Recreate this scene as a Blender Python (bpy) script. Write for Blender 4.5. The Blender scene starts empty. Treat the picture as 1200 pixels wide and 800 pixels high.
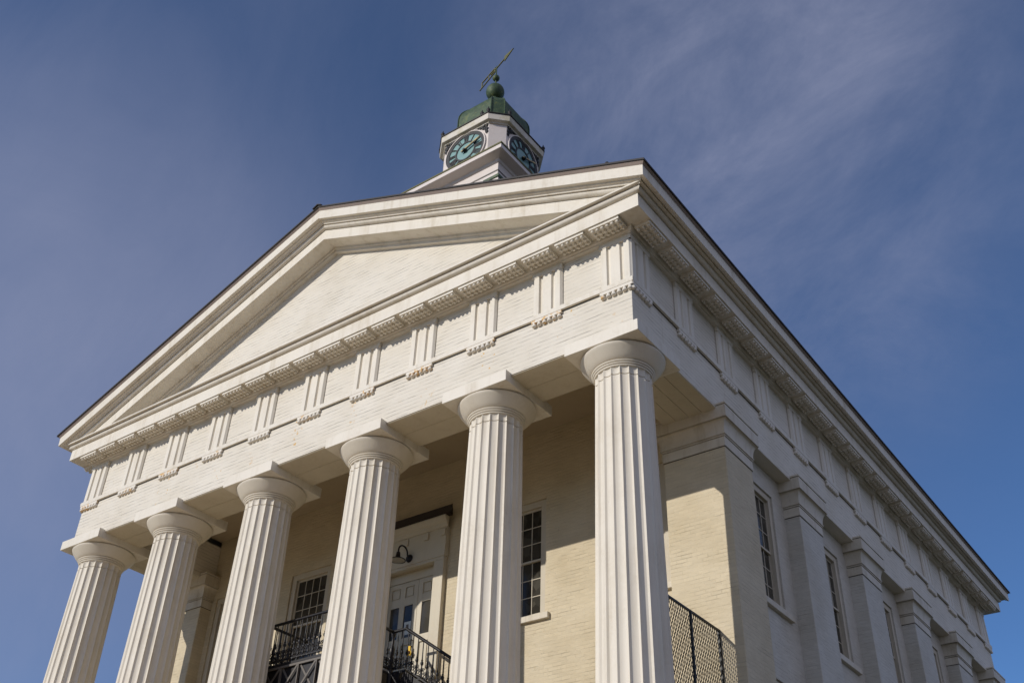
import bpy, bmesh, math, random
from mathutils import Vector, Matrix, Euler
random.seed(7)
scene = bpy.context.scene
COL = scene.collection
K = 1.23            # model unit -> metres
Z0 = 0.3            # ground height in model units
pi = math.pi
rad = math.radians

def P3(p): return Vector((p[0]*K, p[1]*K, (p[2]-Z0)*K))

# ------------------------------------------------------------------ helpers
class MB:
    def __init__(s): s.v=[]; s.f=[]
    def add(s, vs, fs):
        o=len(s.v); s.v+=[tuple(v) for v in vs]; s.f+=[tuple(i+o for i in f) for f in fs]; return s
    def box(s,x0,x1,y0,y1,z0,z1):
        return s.add([(x0,y0,z0),(x1,y0,z0),(x1,y1,z0),(x0,y1,z0),(x0,y0,z1),(x1,y0,z1),(x1,y1,z1),(x0,y1,z1)],
            [(0,3,2,1),(4,5,6,7),(0,1,5,4),(1,2,6,5),(2,3,7,6),(3,0,4,7)])
    def prism(s, poly, f0, f1):
        n=len(poly); vs=[f0(p) for p in poly]+[f1(p) for p in poly]
        return s.add(vs,[tuple(range(n))[::-1],tuple(range(n,2*n))]+[(i,(i+1)%n,(i+1)%n+n,i+n) for i in range(n)])
    def grid(s, rows, closed_u=False, closed_v=False):
        n=len(rows); m=len(rows[0]); fs=[]
        for i in range(n if closed_v else n-1):
            for j in range(m if closed_u else m-1):
                fs.append((i*m+j,i*m+(j+1)%m,((i+1)%n)*m+(j+1)%m,((i+1)%n)*m+j))
        return s.add([p for r in rows for p in r],fs)
    def lathe(s,c,prof,n=32,cap=True):
        rows=[[(c[0]+r*math.cos(2*pi*k/n),c[1]+r*math.sin(2*pi*k/n),c[2]+z) for k in range(n)] for r,z in prof]
        s.grid(rows,closed_u=True)
        if cap:
            o=len(s.v); m=len(prof)
            s.f.append(tuple(o-m*n+k for k in range(n))[::-1]); s.f.append(tuple(o-n+k for k in range(n)))
        return s
    def tube(s,pts,r,n=8,cap=True):
        pts=[Vector(p) for p in pts]; rs=r if isinstance(r,(list,tuple)) else [r]*len(pts)
        rows=[]; up=None
        for i,p in enumerate(pts):
            d=(pts[min(i+1,len(pts)-1)]-pts[max(i-1,0)]).normalized()
            if up is None: up=Vector((0,0,1)) if abs(d.z)<.9 else Vector((1,0,0))
            a=d.cross(up).normalized(); b=a.cross(d).normalized(); up=b
            rows.append([p+rs[i]*(math.cos(2*pi*k/n)*a+math.sin(2*pi*k/n)*b) for k in range(n)])
        s.grid(rows,closed_u=True)
        if cap:
            o=len(s.v); s.f.append(tuple(o-len(pts)*n+k for k in range(n))); s.f.append(tuple(o-n+k for k in range(n))[::-1])
        return s
    def bar(s,a,b,w,h=None,up=(0,0,1)):
        h=h or w; a=Vector(a); b=Vector(b); d=(b-a).normalized(); u=Vector(up)
        if abs(d.dot(u))>.95: u=Vector((1,0,0))
        x=d.cross(u).normalized()*w/2; y=x.cross(d).normalized()*h/2
        vs=[a-x-y,a+x-y,a+x+y,a-x+y,b-x-y,b+x-y,b+x+y,b-x+y]
        return s.add(vs,[(0,3,2,1),(4,5,6,7),(0,1,5,4),(1,2,6,5),(2,3,7,6),(3,0,4,7)])
    def sphere(s,c,r,n=16,sz=1.0):
        prof=[(r*math.sin(pi*i/(n//2)) if 0<i<n//2 else .0005, -r*sz*math.cos(pi*i/(n//2))) for i in range(n//2+1)]
        return s.lathe(c,prof,n)
    def cone(s,c,r0,r1,h,n=8):
        return s.lathe(c,[(r0,0),(r1,h)],n)
    def loop(s,rect,prof):
        x0,x1,y0,y1=rect
        rows=[[(x0-d,y0-d,z),(x1+d,y0-d,z),(x1+d,y1+d,z),(x0-d,y1+d,z)] for d,z in prof]
        return s.grid(rows,closed_u=True)
    def build(s,name,m,parent=None,smooth=None,bevel=None,origin=None,weld=True):
        me=bpy.data.meshes.new(name)
        po=P3(origin) if origin is not None else (Vector(parent['_o']) if parent is not None else Vector((0,0,0)))
        me.from_pydata([tuple(P3(v)-po) for v in s.v],[],s.f)
        bm=bmesh.new(); bm.from_mesh(me)
        if weld: bmesh.ops.remove_doubles(bm,verts=bm.verts,dist=1e-5)
        bmesh.ops.recalc_face_normals(bm,faces=bm.faces); bm.to_mesh(me); bm.free()
        me.materials.append(m)
        if smooth is not None:
            me.shade_smooth(); me.set_sharp_from_angle(angle=rad(smooth))
        o=bpy.data.objects.new(name,me); COL.objects.link(o)
        if parent is not None: o.parent=parent; o['_o']=tuple(po)
        else: o.location=po; o['_o']=tuple(po)
        if bevel:
            b=o.modifiers.new('bevel','BEVEL'); b.width=bevel*K; b.segments=2; b.limit_method='ANGLE'; b.angle_limit=rad(40); b.harden_normals=False
        return o

def thing(name,label,cat,base):
    o=bpy.data.objects.new(name,None); o.empty_display_size=.3; COL.objects.link(o)
    o.location=P3(base); o['_o']=tuple(P3(base)); o['label']=label; o['category']=cat
    return o
def tag(o,label,cat): o['label']=label; o['category']=cat

# ------------------------------------------------------------------ materials
class NT:
    def __init__(s,name):
        s.m=bpy.data.materials.new(name); s.m.use_nodes=True; s.t=s.m.node_tree; s.n=s.t.nodes; s.l=s.t.links
        s.b=s.n['Principled BSDF']; s.tc=s.n.new('ShaderNodeTexCoord'); s.g=s.n.new('ShaderNodeNewGeometry')
    def link(s,a,b): s.l.new(a,b)
    def math(s,op,a,b=None,c=None):
        n=s.n.new('ShaderNodeMath'); n.operation=op
        for i,v in enumerate((a,b,c)):
            if v is None: continue
            if isinstance(v,(int,float)): n.inputs[i].default_value=v
            else: s.link(v,n.inputs[i])
        return n.outputs[0]
    def pos(s,scale=(1,1,1)):
        mp=s.n.new('ShaderNodeMapping'); mp.inputs['Scale'].default_value=scale; s.link(s.g.outputs['Position'],mp.inputs[0]); return mp.outputs[0]
    def noise(s,scale,detail=4,rough=.55,vec=None,dist=0):
        n=s.n.new('ShaderNodeTexNoise'); n.inputs['Scale'].default_value=scale; n.inputs['Detail'].default_value=detail; n.inputs['Roughness'].default_value=rough; n.inputs['Distortion'].default_value=dist
        s.link(vec if vec is not None else s.g.outputs['Position'],n.inputs['Vector']); return n.outputs['Fac']
    def ramp(s,fac,stops):
        r=s.n.new('ShaderNodeValToRGB'); e=r.color_ramp.elements
        while len(e)<len(stops): e.new(.5)
        for i,(p,c) in enumerate(stops):
            e[i].position=p; e[i].color=(c,c,c,1) if isinstance(c,(int,float)) else (*c,1)
        s.link(fac,r.inputs[0]); return r.outputs[0]
    def mix(s,fac,a,b,mode='MIX'):
        n=s.n.new('ShaderNodeMix'); n.data_type='RGBA'; n.blend_type=mode
        for i,v in ((0,fac),(6,a),(7,b)):
            if isinstance(v,(int,float)): n.inputs[i].default_value=v
            elif isinstance(v,tuple): n.inputs[i].default_value=(*v,1)
            else: s.link(v,n.inputs[i])
        return n.outputs[2]
    def bump(s,h,strength,dist,prev=None):
        n=s.n.new('ShaderNodeBump'); n.inputs['Strength'].default_value=strength; n.inputs['Distance'].default_value=dist
        s.link(h,n.inputs['Height'])
        if prev is not None: s.link(prev,n.inputs['Normal'])
        return n.outputs[0]
    def front(s,v):
        sp=s.n.new('ShaderNodeSeparateXYZ'); s.link(s.g.outputs['Position'],sp.inputs[0])
        return s.math('MULTIPLY',v,s.math('LESS_THAN',sp.outputs[1],.06))
    def out(s,col=None,rough=None,normal=None,metal=None,spec=None):
        for k,v in (('Base Color',col),('Roughness',rough),('Normal',normal),('Metallic',metal),('Specular IOR Level',spec)):
            if v is None: continue
            if isinstance(v,(int,float)): s.b.inputs[k].default_value=v
            elif isinstance(v,tuple): s.b.inputs[k].default_value=(*v,1)
            else: s.link(v,s.b.inputs[k])
        return s.m

def paint(name,col,dirt=.25,rust=0.0,streak=.5,grain=.25):
    t=NT(name)
    big=t.noise(1.3,5); fine=t.noise(14,6,.65)
    stv=t.noise(1.0,5,.6,t.pos((5,5,.35)))
    dark=tuple(c*k for c,k in zip(col,(.70,.65,.56)))
    m=t.math('MULTIPLY',t.ramp(big,[(.42,0),(.75,1)]),t.ramp(fine,[(.35,.2),(.7,1)]))
    m=t.math('ADD',t.math('MULTIPLY',m,dirt),t.math('MULTIPLY',t.ramp(stv,[(.52,0),(.78,1)]),dirt*streak))
    c=t.mix(m,col,dark)
    chips=t.ramp(t.noise(34,3,.6),[(.70,0),(.76,1)])
    c=t.mix(t.math('MULTIPLY',chips,min(1,dirt*1.3)),c,tuple(x*.45 for x in col))
    if rust>0:
        r=t.math('MULTIPLY',t.ramp(t.noise(2.2,2),[(.50,0),(.60,1)]),t.ramp(t.noise(13,3,.6),[(.50,0),(.56,1)]))
        c=t.mix(t.math('MULTIPLY',t.front(r),rust),c,(.62,.33,.05))
    n=t.bump(fine,grain,.004)
    n=t.bump(big,.15,.02,n)
    return t.out(c,t.math('ADD',t.math('MULTIPLY',fine,.25),.45),n,spec=.3)

def coursed(name,col,dirt,vert,depth,lineDark,rust=0,mottle=.25):
    """painted masonry / boards: brick courses in u = x+y, z"""
    t=NT(name)
    sp=t.n.new('ShaderNodeSeparateXYZ'); t.link(t.g.outputs['Position'],sp.inputs[0])
    u=t.math('ADD',sp.outputs[0],sp.outputs[1])
    wob=t.noise(.9,3); 
    zz=t.math('ADD',sp.outputs[2],t.math('MULTIPLY',t.math('SUBTRACT',wob,.5),.035))
    wob2=t.noise(9,2)
    zz=t.math('ADD',zz,t.math('MULTIPLY',t.math('SUBTRACT',wob2,.5),.012))
    cb=t.n.new('ShaderNodeCombineXYZ'); t.link(u,cb.inputs[0]); t.link(zz,cb.inputs[1])
    br=t.n.new('ShaderNodeTexBrick'); t.link(cb.outputs[0],br.inputs['Vector'])
    br.inputs['Scale'].default_value=1; br.inputs['Brick Width'].default_value=.215; br.inputs['Row Height'].default_value=.076 if vert else .092
    br.inputs['Mortar Size'].default_value=.008; br.inputs['Mortar Smooth'].default_value=.6
    br.inputs['Color1'].default_value=(.5,.5,.5,1); br.inputs['Color2'].default_value=(1,1,1,1); br.inputs['Mortar'].default_value=(.75,.75,.75,1)
    if not vert: br.inputs['Brick Width'].default_value=1.9
    hh=.076 if vert else .092
    pg=t.math('PINGPONG',zz,hh/2)
    mr=t.n.new('ShaderNodeMapRange'); mr.interpolation_type='SMOOTHSTEP'; mr.inputs[1].default_value=.001; mr.inputs[2].default_value=.0095; mr.inputs[3].default_value=1; mr.inputs[4].default_value=0; t.link(pg,mr.inputs[0])
    mort=t.math('MAXIMUM',mr.outputs[0],t.math('MULTIPLY',br.outputs['Fac'],.55 if vert else 0.0))
    patch=t.math('MULTIPLY',t.ramp(t.noise(1.3,4,.6,t.pos((1,1,3.5))),[(.36,.15),(.62,1)]),t.ramp(t.noise(3.2,4,.6,t.pos((1,1,9))),[(.38,.12),(.60,1)]))
    ln=t.math('MULTIPLY',mort,patch)
    fine=t.noise(22,6,.65); big=t.noise(.8,5)
    dark=tuple(c*k for c,k in zip(col,(.68,.62,.5)))
    c=t.mix(t.math('MULTIPLY',t.ramp(big,[(.4,0),(.75,1)]),dirt),col,dark)
    c=t.mix(mottle*.6,c,br.outputs['Color'],'MULTIPLY')
    c=t.mix(t.math('MULTIPLY',ln,lineDark),c,tuple(x*.33 for x in col))
    chips=t.ramp(t.noise(17,3,.55,t.pos((1,1,1.6))),[(.69,0),(.74,1)])
    c=t.mix(t.math('MULTIPLY',chips,dirt*1.2),c,tuple(x*.4 for x in col))
    if rust>0:
        r=t.math('MULTIPLY',t.ramp(t.noise(1.1,2,.5,t.pos((1,1,.4))),[(.55,0),(.62,1)]),t.ramp(t.noise(10,2,.5),[(.66,0),(.69,1)]))
        c=t.mix(t.math('MULTIPLY',t.front(r),rust),c,(.60,.33,.05))
    h=t.math('SUBTRACT',t.math('MULTIPLY',fine,.4),t.math('MULTIPLY',ln,.8))
    n=t.bump(h,.9,depth)
    lump=t.noise(5,4,.6,t.pos((1,1,2.6)))
    n=t.bump(lump,.7,depth*2.6,n)
    return t.out(c,.62,n,spec=.25)

M={}
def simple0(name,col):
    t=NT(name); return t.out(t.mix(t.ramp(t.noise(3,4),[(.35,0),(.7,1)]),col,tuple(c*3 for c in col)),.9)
M['trim']=paint('white_trim',(.745,.695,.60),.55,streak=1.2)
M['joint_shade']=simple0('grimy_joint_shade',(.035,.030,.024))  # near-black strips for moulding slots: crevice shade painted in, along with joint grime
M['shaft']=paint('column_paint',(.715,.66,.56),.42,streak=1.4,grain=.25)
M['cap']=paint('weathered_trim',(.66,.60,.49),.9,streak=.9)
M['regula']=paint('rust_spotted_paint',(.74,.69,.60),.25,rust=.8)
M['board']=coursed('painted_courses',(.735,.685,.59),.34,False,.008,.95,rust=.8,mottle=.1)
M['brick']=coursed('cream_painted_brick',(.65,.56,.395),.45,True,.008,.36)
M['sidebrick']=coursed('grey_white_painted_brick',(.62,.585,.51),.45,True,.008,.30)
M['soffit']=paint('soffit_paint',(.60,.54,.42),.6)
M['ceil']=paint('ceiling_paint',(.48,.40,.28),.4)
M['frame']=paint('window_paint',(.56,.50,.39),.35)
M['door']=paint('door_paint',(.63,.57,.45),.3)
M['podium']=paint('podium_stone',(.52,.42,.29),.3)
def simple(name,col,rough=.5,metal=0,var=.25,scale=6,bump=.2,spec=.4):
    t=NT(name); f=t.noise(scale,5,.6)
    c=t.mix(t.math('MULTIPLY',f,var),col,tuple(x*.35 for x in col))
    return t.out(c,rough,t.bump(t.noise(scale*4,5),bump,.004),metal,spec)
M['iron']=simple('black_iron',(.012,.011,.014),.42,0,.3,20,.3)
M['strap']=simple('grey_iron_strap',(.16,.14,.12),.5,0,.5,12)
M['mesh']=simple('black_mesh_wire',(.010,.012,.012),.5)
M['darkwood']=simple('dark_weathered_shelf',(.028,.018,.011),.7,0,.5,9)
M['roof']=simple('dark_roofing',(.030,.026,.025),.65,0,.5,5,.4)
M['drip']=simple('brown_drip_edge',(.36,.29,.25),.6,0,.5,3)
M['paper']=simple('white_paper',(.75,.77,.75),.7,0,.1)
M['yellow']=simple('yellow_card',(.80,.50,.01),.5,0,.1)
M['brown']=simple('brown_print',(.18,.07,.02),.6)
M['gold']=simple('gilded_hand',(.55,.42,.18),.35,.3,.3,20)
M['clockblack']=simple('clock_black',(.012,.013,.014),.45,0,.3,20)
M['lampglass']=simple('lamp_reflector',(.35,.33,.28),.25,0,.3,20)
def glass():
    t=NT('window_glass'); f=t.noise(2.2,3)
    vo=t.n.new('ShaderNodeTexVoronoi'); vo.inputs['Scale'].default_value=3.4; t.link(t.g.outputs['Position'],vo.inputs['Vector'])
    sc=t.n.new('ShaderNodeSeparateColor'); t.link(vo.outputs['Color'],sc.inputs[0])
    c=t.mix(t.math('ADD',t.math('MULTIPLY',f,.4),t.math('MULTIPLY',sc.outputs[0],.6)),(.016,.014,.011),(.085,.078,.062))
    n=t.bump(t.noise(3.0,2),.12,.02)
    return t.out(c,.10,n,spec=.35)
M['glass']=glass()
def dialmat():
    t=NT('aqua_dial_glass'); f=t.noise(6,5)
    return t.out(t.mix(f,(.13,.28,.27),(.25,.40,.38)),.35,t.bump(f,.1,.01))
M['dial']=dialmat()
def copper(name,moss):
    t=NT(name)
    a=t.noise(4.5,7,.7); st=t.noise(1.2,5,.6,t.pos((4,4,.5)))
    c=t.mix(t.ramp(a,[(.3,0),(.7,1)]),(.020,.045,.020),(.075,.120,.058))
    c=t.mix(t.ramp(st,[(.5,0),(.72,.7)]),c,(.035,.055,.022))
    c=t.mix(t.ramp(t.noise(9,4),[(.55,0),(.68,moss)]),c,(.20,.19,.03))
    return t.out(c,.6,t.bump(t.noise(5,5),.4,.02),.15)
M['copper']=copper('green_copper',.35)
M['moss']=simple('mossy_flashing',(.15,.145,.05),.7,0,.6,5,.4)
def lichen():
    t=NT('lichen_edged_paint'); a=t.noise(3,5,.6)
    c=t.mix(t.ramp(a,[(.45,0),(.7,.6)]),(.62,.57,.49),(.36,.31,.12))
    return t.out(c,.6,t.bump(t.noise(20,4),.3,.004))
M['lichen']=lichen()
M['towerpaint']=paint('tower_paint',(.70,.63,.58),.35)

# ------------------------------------------------------------------ dimensions (model units)
S=1.3; w=.566; ws=.5855; q=1.46357; e=-.03147; es=-.04507
L=18.058; W=13.503; XM=-W/2
ZA0,ZA1=10.82,11.66          # architrave
ZF1=12.66
PT=.3957; ZR=13.568          # roof pitch; roof height over the frieze plane
zr=lambda d: ZR-PT*d         # d = outward distance from the side frieze plane
ZAP=ZR+PT*W/2
YW=3.0                       # portico back wall
XS=-.278                     # recessed side wall plane
colx=[-13.03,-10.63,-8.05,-5.45,-2.87,-.53]; coly=.545
antay=[(2.72,3.70)]+[(5.57+2.927*i,6.57+2.927*i) for i in range(4)]+[(17.22,L)]
TRIX=[(-W if i==-10 else (i*S-e-w if i<0 else -w)) for i in range(-10,1)]      # left edges
TRIY=[(0 if i==0 else (L-ws if i==12 else i*q+es)) for i in range(13)]

CH=thing('courthouse','white Greek revival courthouse with six fluted columns, pediment and rows of pilasters along its side','building',(XM,0,Z0))

# ------------------------------------------------------------------ walls with openings
def wall_with_holes(u0,u1,z0,z1,holes,f,depth):
    """f(u,z,t): t = 0 at face, depth behind"""
    mb=MB(); us=sorted({u0,u1,*[h[0] for h in holes],*[h[1] for h in holes]}); zs=sorted({z0,z1,*[h[2] for h in holes],*[h[3] for h in holes]})
    for a,b in zip(us,us[1:]):
        for c,d in zip(zs,zs[1:]):
            m=((a+b)/2,(c+d)/2)
            if any(h[0]<m[0]<h[1] and h[2]<m[1]<h[3] for h in holes): continue
            mb.add([f(a,c,0),f(b,c,0),f(b,d,0),f(a,d,0)],[(0,1,2,3)])
    for h in holes:
        a,b,c,d=h
        for (p,r) in (((a,c),(b,c)),((b,c),(b,d)),((b,d),(a,d)),((a,d),(a,c))):
            mb.add([f(*p,0),f(*r,0),f(*r,depth),f(*p,depth)],[(0,1,2,3)])
    return mb

def window(f,uc,half,z0,z1,nx,nz,parent,label=None,lug=.1,casing=.12,matf='frame'):
    """f(u,z,t) t positive into the wall."""
    def bx(mb,a,b,c,d,t0,t1):
        vs=[f(a,c,t0),f(b,c,t0),f(b,d,t0),f(a,d,t0),f(a,c,t1),f(b,c,t1),f(b,d,t1),f(a,d,t1)]
        mb.add(vs,[(0,1,2,3),(4,7,6,5),(0,4,5,1),(1,5,6,2),(2,6,7,3),(3,7,4,0)])
    a,b=uc-half,uc+half
    fr=MB(); g=.006
    bx(fr,a+g,a+casing,z0+.002,z1-g,.03,.15); bx(fr,b-casing,b-g,z0+.002,z1-g,.03,.15)
    bx(fr,a+casing,b-casing,z1-casing,z1-g,.03,.15); bx(fr,a+casing,b-casing,z0+.002,z0+.05,.04,.15)
    o=fr.build('window',M[matf],parent,bevel=.006)
    pa,pb,pc,pd=a+casing,b-casing,z0+.05,z1-casing
    zm=(pc+pd)/2; mu=.014
    for k,(c,d,t) in enumerate(((zm-.02,pd,.085),(pc,zm+.02,.110))):
        s=MB(); r=.035
        bx(s,pa+.002,pa+r,c+.002,d-.002,t,t+.03); bx(s,pb-r,pb-.002,c+.002,d-.002,t,t+.03); bx(s,pa+r,pb-r,d-r-.002,d-.002,t,t+.03); bx(s,pa+r,pb-r,c+.002,c+r+.004,t,t+.03)
        for i in range(1,nx):
            u=pa+r+(pb-pa-2*r)*i/nx; bx(s,u-mu/2,u+mu/2,c+r+.004,d-r-.002,t+.004,t+.026)
        for j in range(1,nz):
            z=c+r+(d-c-2*r)*j/nz
            for i in range(nx):
                u0=pa+r+(pb-pa-2*r)*i/nx+mu/2; u1=pa+r+(pb-pa-2*r)*(i+1)/nx-mu/2
                if i==0: u0-=mu/2
                if i==nx-1: u1+=mu/2
                bx(s,u0,u1,z-mu/2,z+mu/2,t+.006,t+.024)
        s.build('sash',M[matf],o)
        gl=MB(); bx(gl,pa+r-.004,pb-r+.004,c+r-.004,d-r+.004,t+.014,t+.017); gl.build('pane',M['glass'],o)
    bk=MB(); bx(bk,a+.01,b-.01,z0+.01,z1-.01,.16,.18); bk.build('dark_room',M['clockblack'],o)
    si=MB(); 
    vs=[f(a-lug,z0-.11,-.07),f(b+lug,z0-.11,-.07),f(b+lug,z0-.004,-.07),f(a-lug,z0-.004,-.07),f(a-lug,z0-.11,.03),f(b+lug,z0-.11,.03),f(b+lug,z0+.002,.03),f(a-lug,z0+.002,.03)]
    si.add(vs,[(0,1,2,3),(4,7,6,5),(0,4,5,1),(1,5,6,2),(2,6,7,3),(3,7,4,0)])
    si.build('sill',M['cap'],o,bevel=.01)
    return o

WZ0,WZ1=8.27,10.40
fwin=[-1.78,-4.16,-9.40,-11.72]; FH=.56
door_hole=(-7.30,-6.03,7.56,9.76)
ff=lambda u,z,t:(u,YW+t,z)
front=wall_with_holes(-W+1.0,-1.0,Z0,11.82,[(c-FH,c+FH,WZ0,WZ1) for c in fwin]+[door_hole],ff,.16)
fw=front.build('front_wall',M['brick'],CH,weld=True)
for c in fwin: window(ff,c,FH,WZ0,WZ1,4,3,CH)
SH=.55
swin=[4.535+2.927*i for i in range(5)]
fs=lambda u,z,t:(XS-t,u,z)
lowz=(4.6,7.02)
side=wall_with_holes(3.02,L-.03,Z0,10.9,[(c-SH,c+SH,8.27,10.38) for c in swin]+[(c-SH,c+SH,*lowz) for c in swin],fs,.16)
side.build('side_wall',M['sidebrick'],CH)
for c in swin:
    window(fs,c,SH,8.27,10.38,4,3,CH,lug=.18)
    window(fs,c,SH,lowz[0],lowz[1],4,3,CH,lug=.18)
mb=MB(); mb.box(-W+.278,-W+.5,3.02,L-.03,Z0,10.9); mb.build('side_wall',M['sidebrick'],CH)
mb=MB(); mb.box(-W+.51,XS-.2,L-.30,L-.05,Z0,ZF1); mb.build('rear_wall',M['sidebrick'],CH)

# ------------------------------------------------------------------ pilasters (antae)
def capital(rect,parent,m='cap'):
    c=MB()
    prof=[(-.03,10.155),(-.03,10.171),(.014,10.171),(.014,10.335),(-.02,10.334),(-.02,10.346),(.026,10.346),(.026,10.366),(-.01,10.365),(-.01,10.375),(.040,10.375),(.040,10.396),(.026,10.398)]
    for k in range(7):
        a=k/6*pi/2; prof.append((.03+.075*(1-math.cos(a)),10.40+.225*math.sin(a)*.98))
    prof+=[(.06,10.619),(.06,10.634),(.118,10.634),(.118,10.850),(.08,10.849),(.08,10.863),(.128,10.863),(.128,10.895),(.0,10.905)]
    c.loop(rect,prof)
    c.build('capital',M[m],parent,smooth=30)
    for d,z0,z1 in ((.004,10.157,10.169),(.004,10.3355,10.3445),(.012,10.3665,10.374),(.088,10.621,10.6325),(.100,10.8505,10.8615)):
        j=MB(); j.loop(rect,[(d-.02,z0),(d,z0),(d,z1),(d-.02,z1)]); j.build('joint_shade',M['joint_shade'],parent)
def pil(x0,x1,y0,y1,m='brick',cm='cap'):
    b=MB(); b.box(x0,x1,y0,y1,Z0,10.88); o=b.build('pilaster',M[m],CH,bevel=.012)
    capital((x0,x1,y0,y1),o,cm)
pil(-1.09,0,*antay[0])
pil(-W,-W+1.09,*antay[0])
for y0,y1 in antay[1:]: pil(-.42,0,y0,y1,'sidebrick','cap')
for y0,y1 in antay[1:3]: pil(-W,-W+.42,y0,y1,'sidebrick','cap')

# ------------------------------------------------------------------ columns
NF=20; PH=.10
def column(cx):
    rows=[]; m=7
    zs=[4.6+5.55*i/14 for i in range(15)]+[10.215,10.222,10.2225,10.236,10.2365,10.246,10.29,10.318,10.336,10.347,10.353,10.356]
    # entasis
    for z in zs:
        tt=(z-4.6)/(10.36-4.6); R=.506-.084*tt
        dep=.078
        if z>10.28: dep*=math.sqrt(max(0,1-((z-10.28)/.0762)**2))
        if 10.2222<z<10.2364: R*=.955; dep*=.9
        ring=[]
        for k in range(NF):
            for j in range(m):
                s=j/m; a=2*pi*(k+s)/NF+PH
                r=R*(1-dep*math.sqrt(max(0,1-(2*s-1)**2))) if j else R
                ring.append((cx+r*math.cos(a),coly+r*math.sin(a),z))
        rows.append(ring)
    mb=MB(); mb.grid(rows,closed_u=True)
    mb.lathe((cx,coly,0),[(.60,4.42),(.60,4.56),(.585,4.60),(.3,4.602)],48)
    o=mb.build('column',M['shaft'],CH,smooth=28,weld=False)
    c=MB()
    prof=[(.36,10.352),(.432,10.354),(.440,10.374),(.415,10.375),(.415,10.384),(.448,10.385),(.458,10.405),(.43,10.406),(.43,10.415),(.464,10.416),(.476,10.438),(.446,10.439),(.446,10.449),(.478,10.450)]
    for k in range(1,9):
        t=k/8; prof.append((.480+.142*t**.95,10.450+.165*t**1.10))
    prof+=[(.632,10.632),(.634,10.645),(.622,10.660),(.60,10.668),(.3,10.669)]
    c.lathe((cx,coly,0),prof,72,cap=False)
    c.build('capital',M['cap2'],o,smooth=25)
    a=MB(); h=.632; a.box(cx-h,cx+h,-.085,1.175,10.672,10.865)
    a.build('abacus',M['trim'],o,bevel=.008)
M['cap2']=paint('capital_paint',(.70,.64,.53),.4,grain=.5)
for cx in colx: column(cx)

# ------------------------------------------------------------------ architrave, frieze, cornice
r_=.035
a=MB()
a.box(-W+r_,-r_,r_,.93,ZA0,ZA1)
for x0,x1 in ((-1.0,-r_),(-W+r_,-W+1.0)): a.box(x0,x1,.932,2.998,ZA0,ZA1)
for x0,x1 in ((-.45,-r_),(-W+r_,-W+.45)): a.box(x0,x1,3.0,L-r_,ZA0,ZA1)
a.box(-W+.452,-.452,L-.3,L-r_,ZA0,ZA1)
a.box(-W+1.0,-1.0,.75,.928,ZA1+.001,12.2)
ar=a.build('architrave',M['board'],CH,bevel=.006)
# planked soffit of the portico beams
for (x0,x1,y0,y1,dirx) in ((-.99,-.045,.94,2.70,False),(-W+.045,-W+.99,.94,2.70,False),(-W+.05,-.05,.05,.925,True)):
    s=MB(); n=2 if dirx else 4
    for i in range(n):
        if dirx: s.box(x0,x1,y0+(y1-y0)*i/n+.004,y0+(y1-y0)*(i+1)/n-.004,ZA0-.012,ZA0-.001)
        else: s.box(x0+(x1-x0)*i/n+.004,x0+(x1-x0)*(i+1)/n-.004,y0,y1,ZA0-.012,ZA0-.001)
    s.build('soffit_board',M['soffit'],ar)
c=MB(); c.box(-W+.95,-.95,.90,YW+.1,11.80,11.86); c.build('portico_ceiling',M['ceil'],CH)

t=MB(); t.loop((-W,0,0,L),[(-.06,ZA1),(.018,ZA1),(.018,ZA1+.008),(.022,ZA1+.075),(.012,ZA1+.092),(-.08,ZA1+.095)])
tn=t.build('taenia',M['trim'],CH,bevel=.004)
ZF0=ZA1+.095
f=MB(); f.box(-W+.055,-.055,.055,.5,ZF0-.01,12.74)
for x0,x1 in ((-.5,-.055),(-W+.055,-W+.5)): f.box(x0,x1,.502,L-.055,ZF0-.01,12.74)
f.box(-W+.502,-.502,L-.4,L-.055,ZF0-.01,12.74)
fz=f.build('frieze',M['board'],CH)
def tri_poly(wd):
    k=wd/.566
    return [(u*k,d) for u,d in ((.004,-.05),(.004,-.036),(.034,0),(.128,0),(.146,-.04),(.182,-.04),(.200,0),(.366,0),(.384,-.04),(.420,-.04),(.438,0),(.532,0),(.562,-.036),(.562,-.05))]
def triglyph(g,wd,x):
    b=MB(); p=tri_poly(wd)
    b.prism(p,lambda q_:g(x+q_[0],q_[1],ZF0),lambda q_:g(x+q_[0],q_[1],12.52))
    c0=[(-.004,-.05),(-.004,.006),(wd+.004,.006),(wd+.004,-.05)]
    b.prism(c0,lambda q_:g(x+q_[0],q_[1],12.521),lambda q_:g(x+q_[0],q_[1],12.615))
    b.build('triglyph',M['trim'],fz,bevel=.003)
def regula(g,wd,x):
    b=MB()
    p=[(0,-.03),(0,.012),(wd,.012),(wd,-.03)]
    b.prism(p,lambda q_:g(x+q_[0],q_[1],ZA1-.052),lambda q_:g(x+q_[0],q_[1],ZA1-.001))
    for i in range(6):
        cx,cy,_=g(x+wd*(i+.5)/6,-.012,0)
        b.lathe((cx,cy,ZA1-.052),[(.026,0),(.030,-.018),(.041,-.050),(.041,-.062),(.030,-.074),(.006,-.078)],10)
    b.build('regula',M['regula'],tn,smooth=40)
def mutule(g,wd,x,d0=.085,d1=.345):
    b=MB(); zb=12.664
    p=[(0,d0),(0,d1),(wd,d1),(wd,d0)]
    b.prism(p,lambda q_:g(x+q_[0],q_[1],zb),lambda q_:g(x+q_[0],q_[1],12.7245))
    for j in range(3):
        for i in range(6):
            cx,cy,_=g(x+wd*(i+.5)/6,d0+.04+(d1-d0-.08)*j/2,0)
            b.lathe((cx,cy,zb),[(.024,.001),(.029,-.030),(.022,-.040),(.004,-.041)],8)
    b.build('mutule',M['trim'],co,smooth=40)
gf=lambda u,d,z:(u,-d,z)
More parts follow.
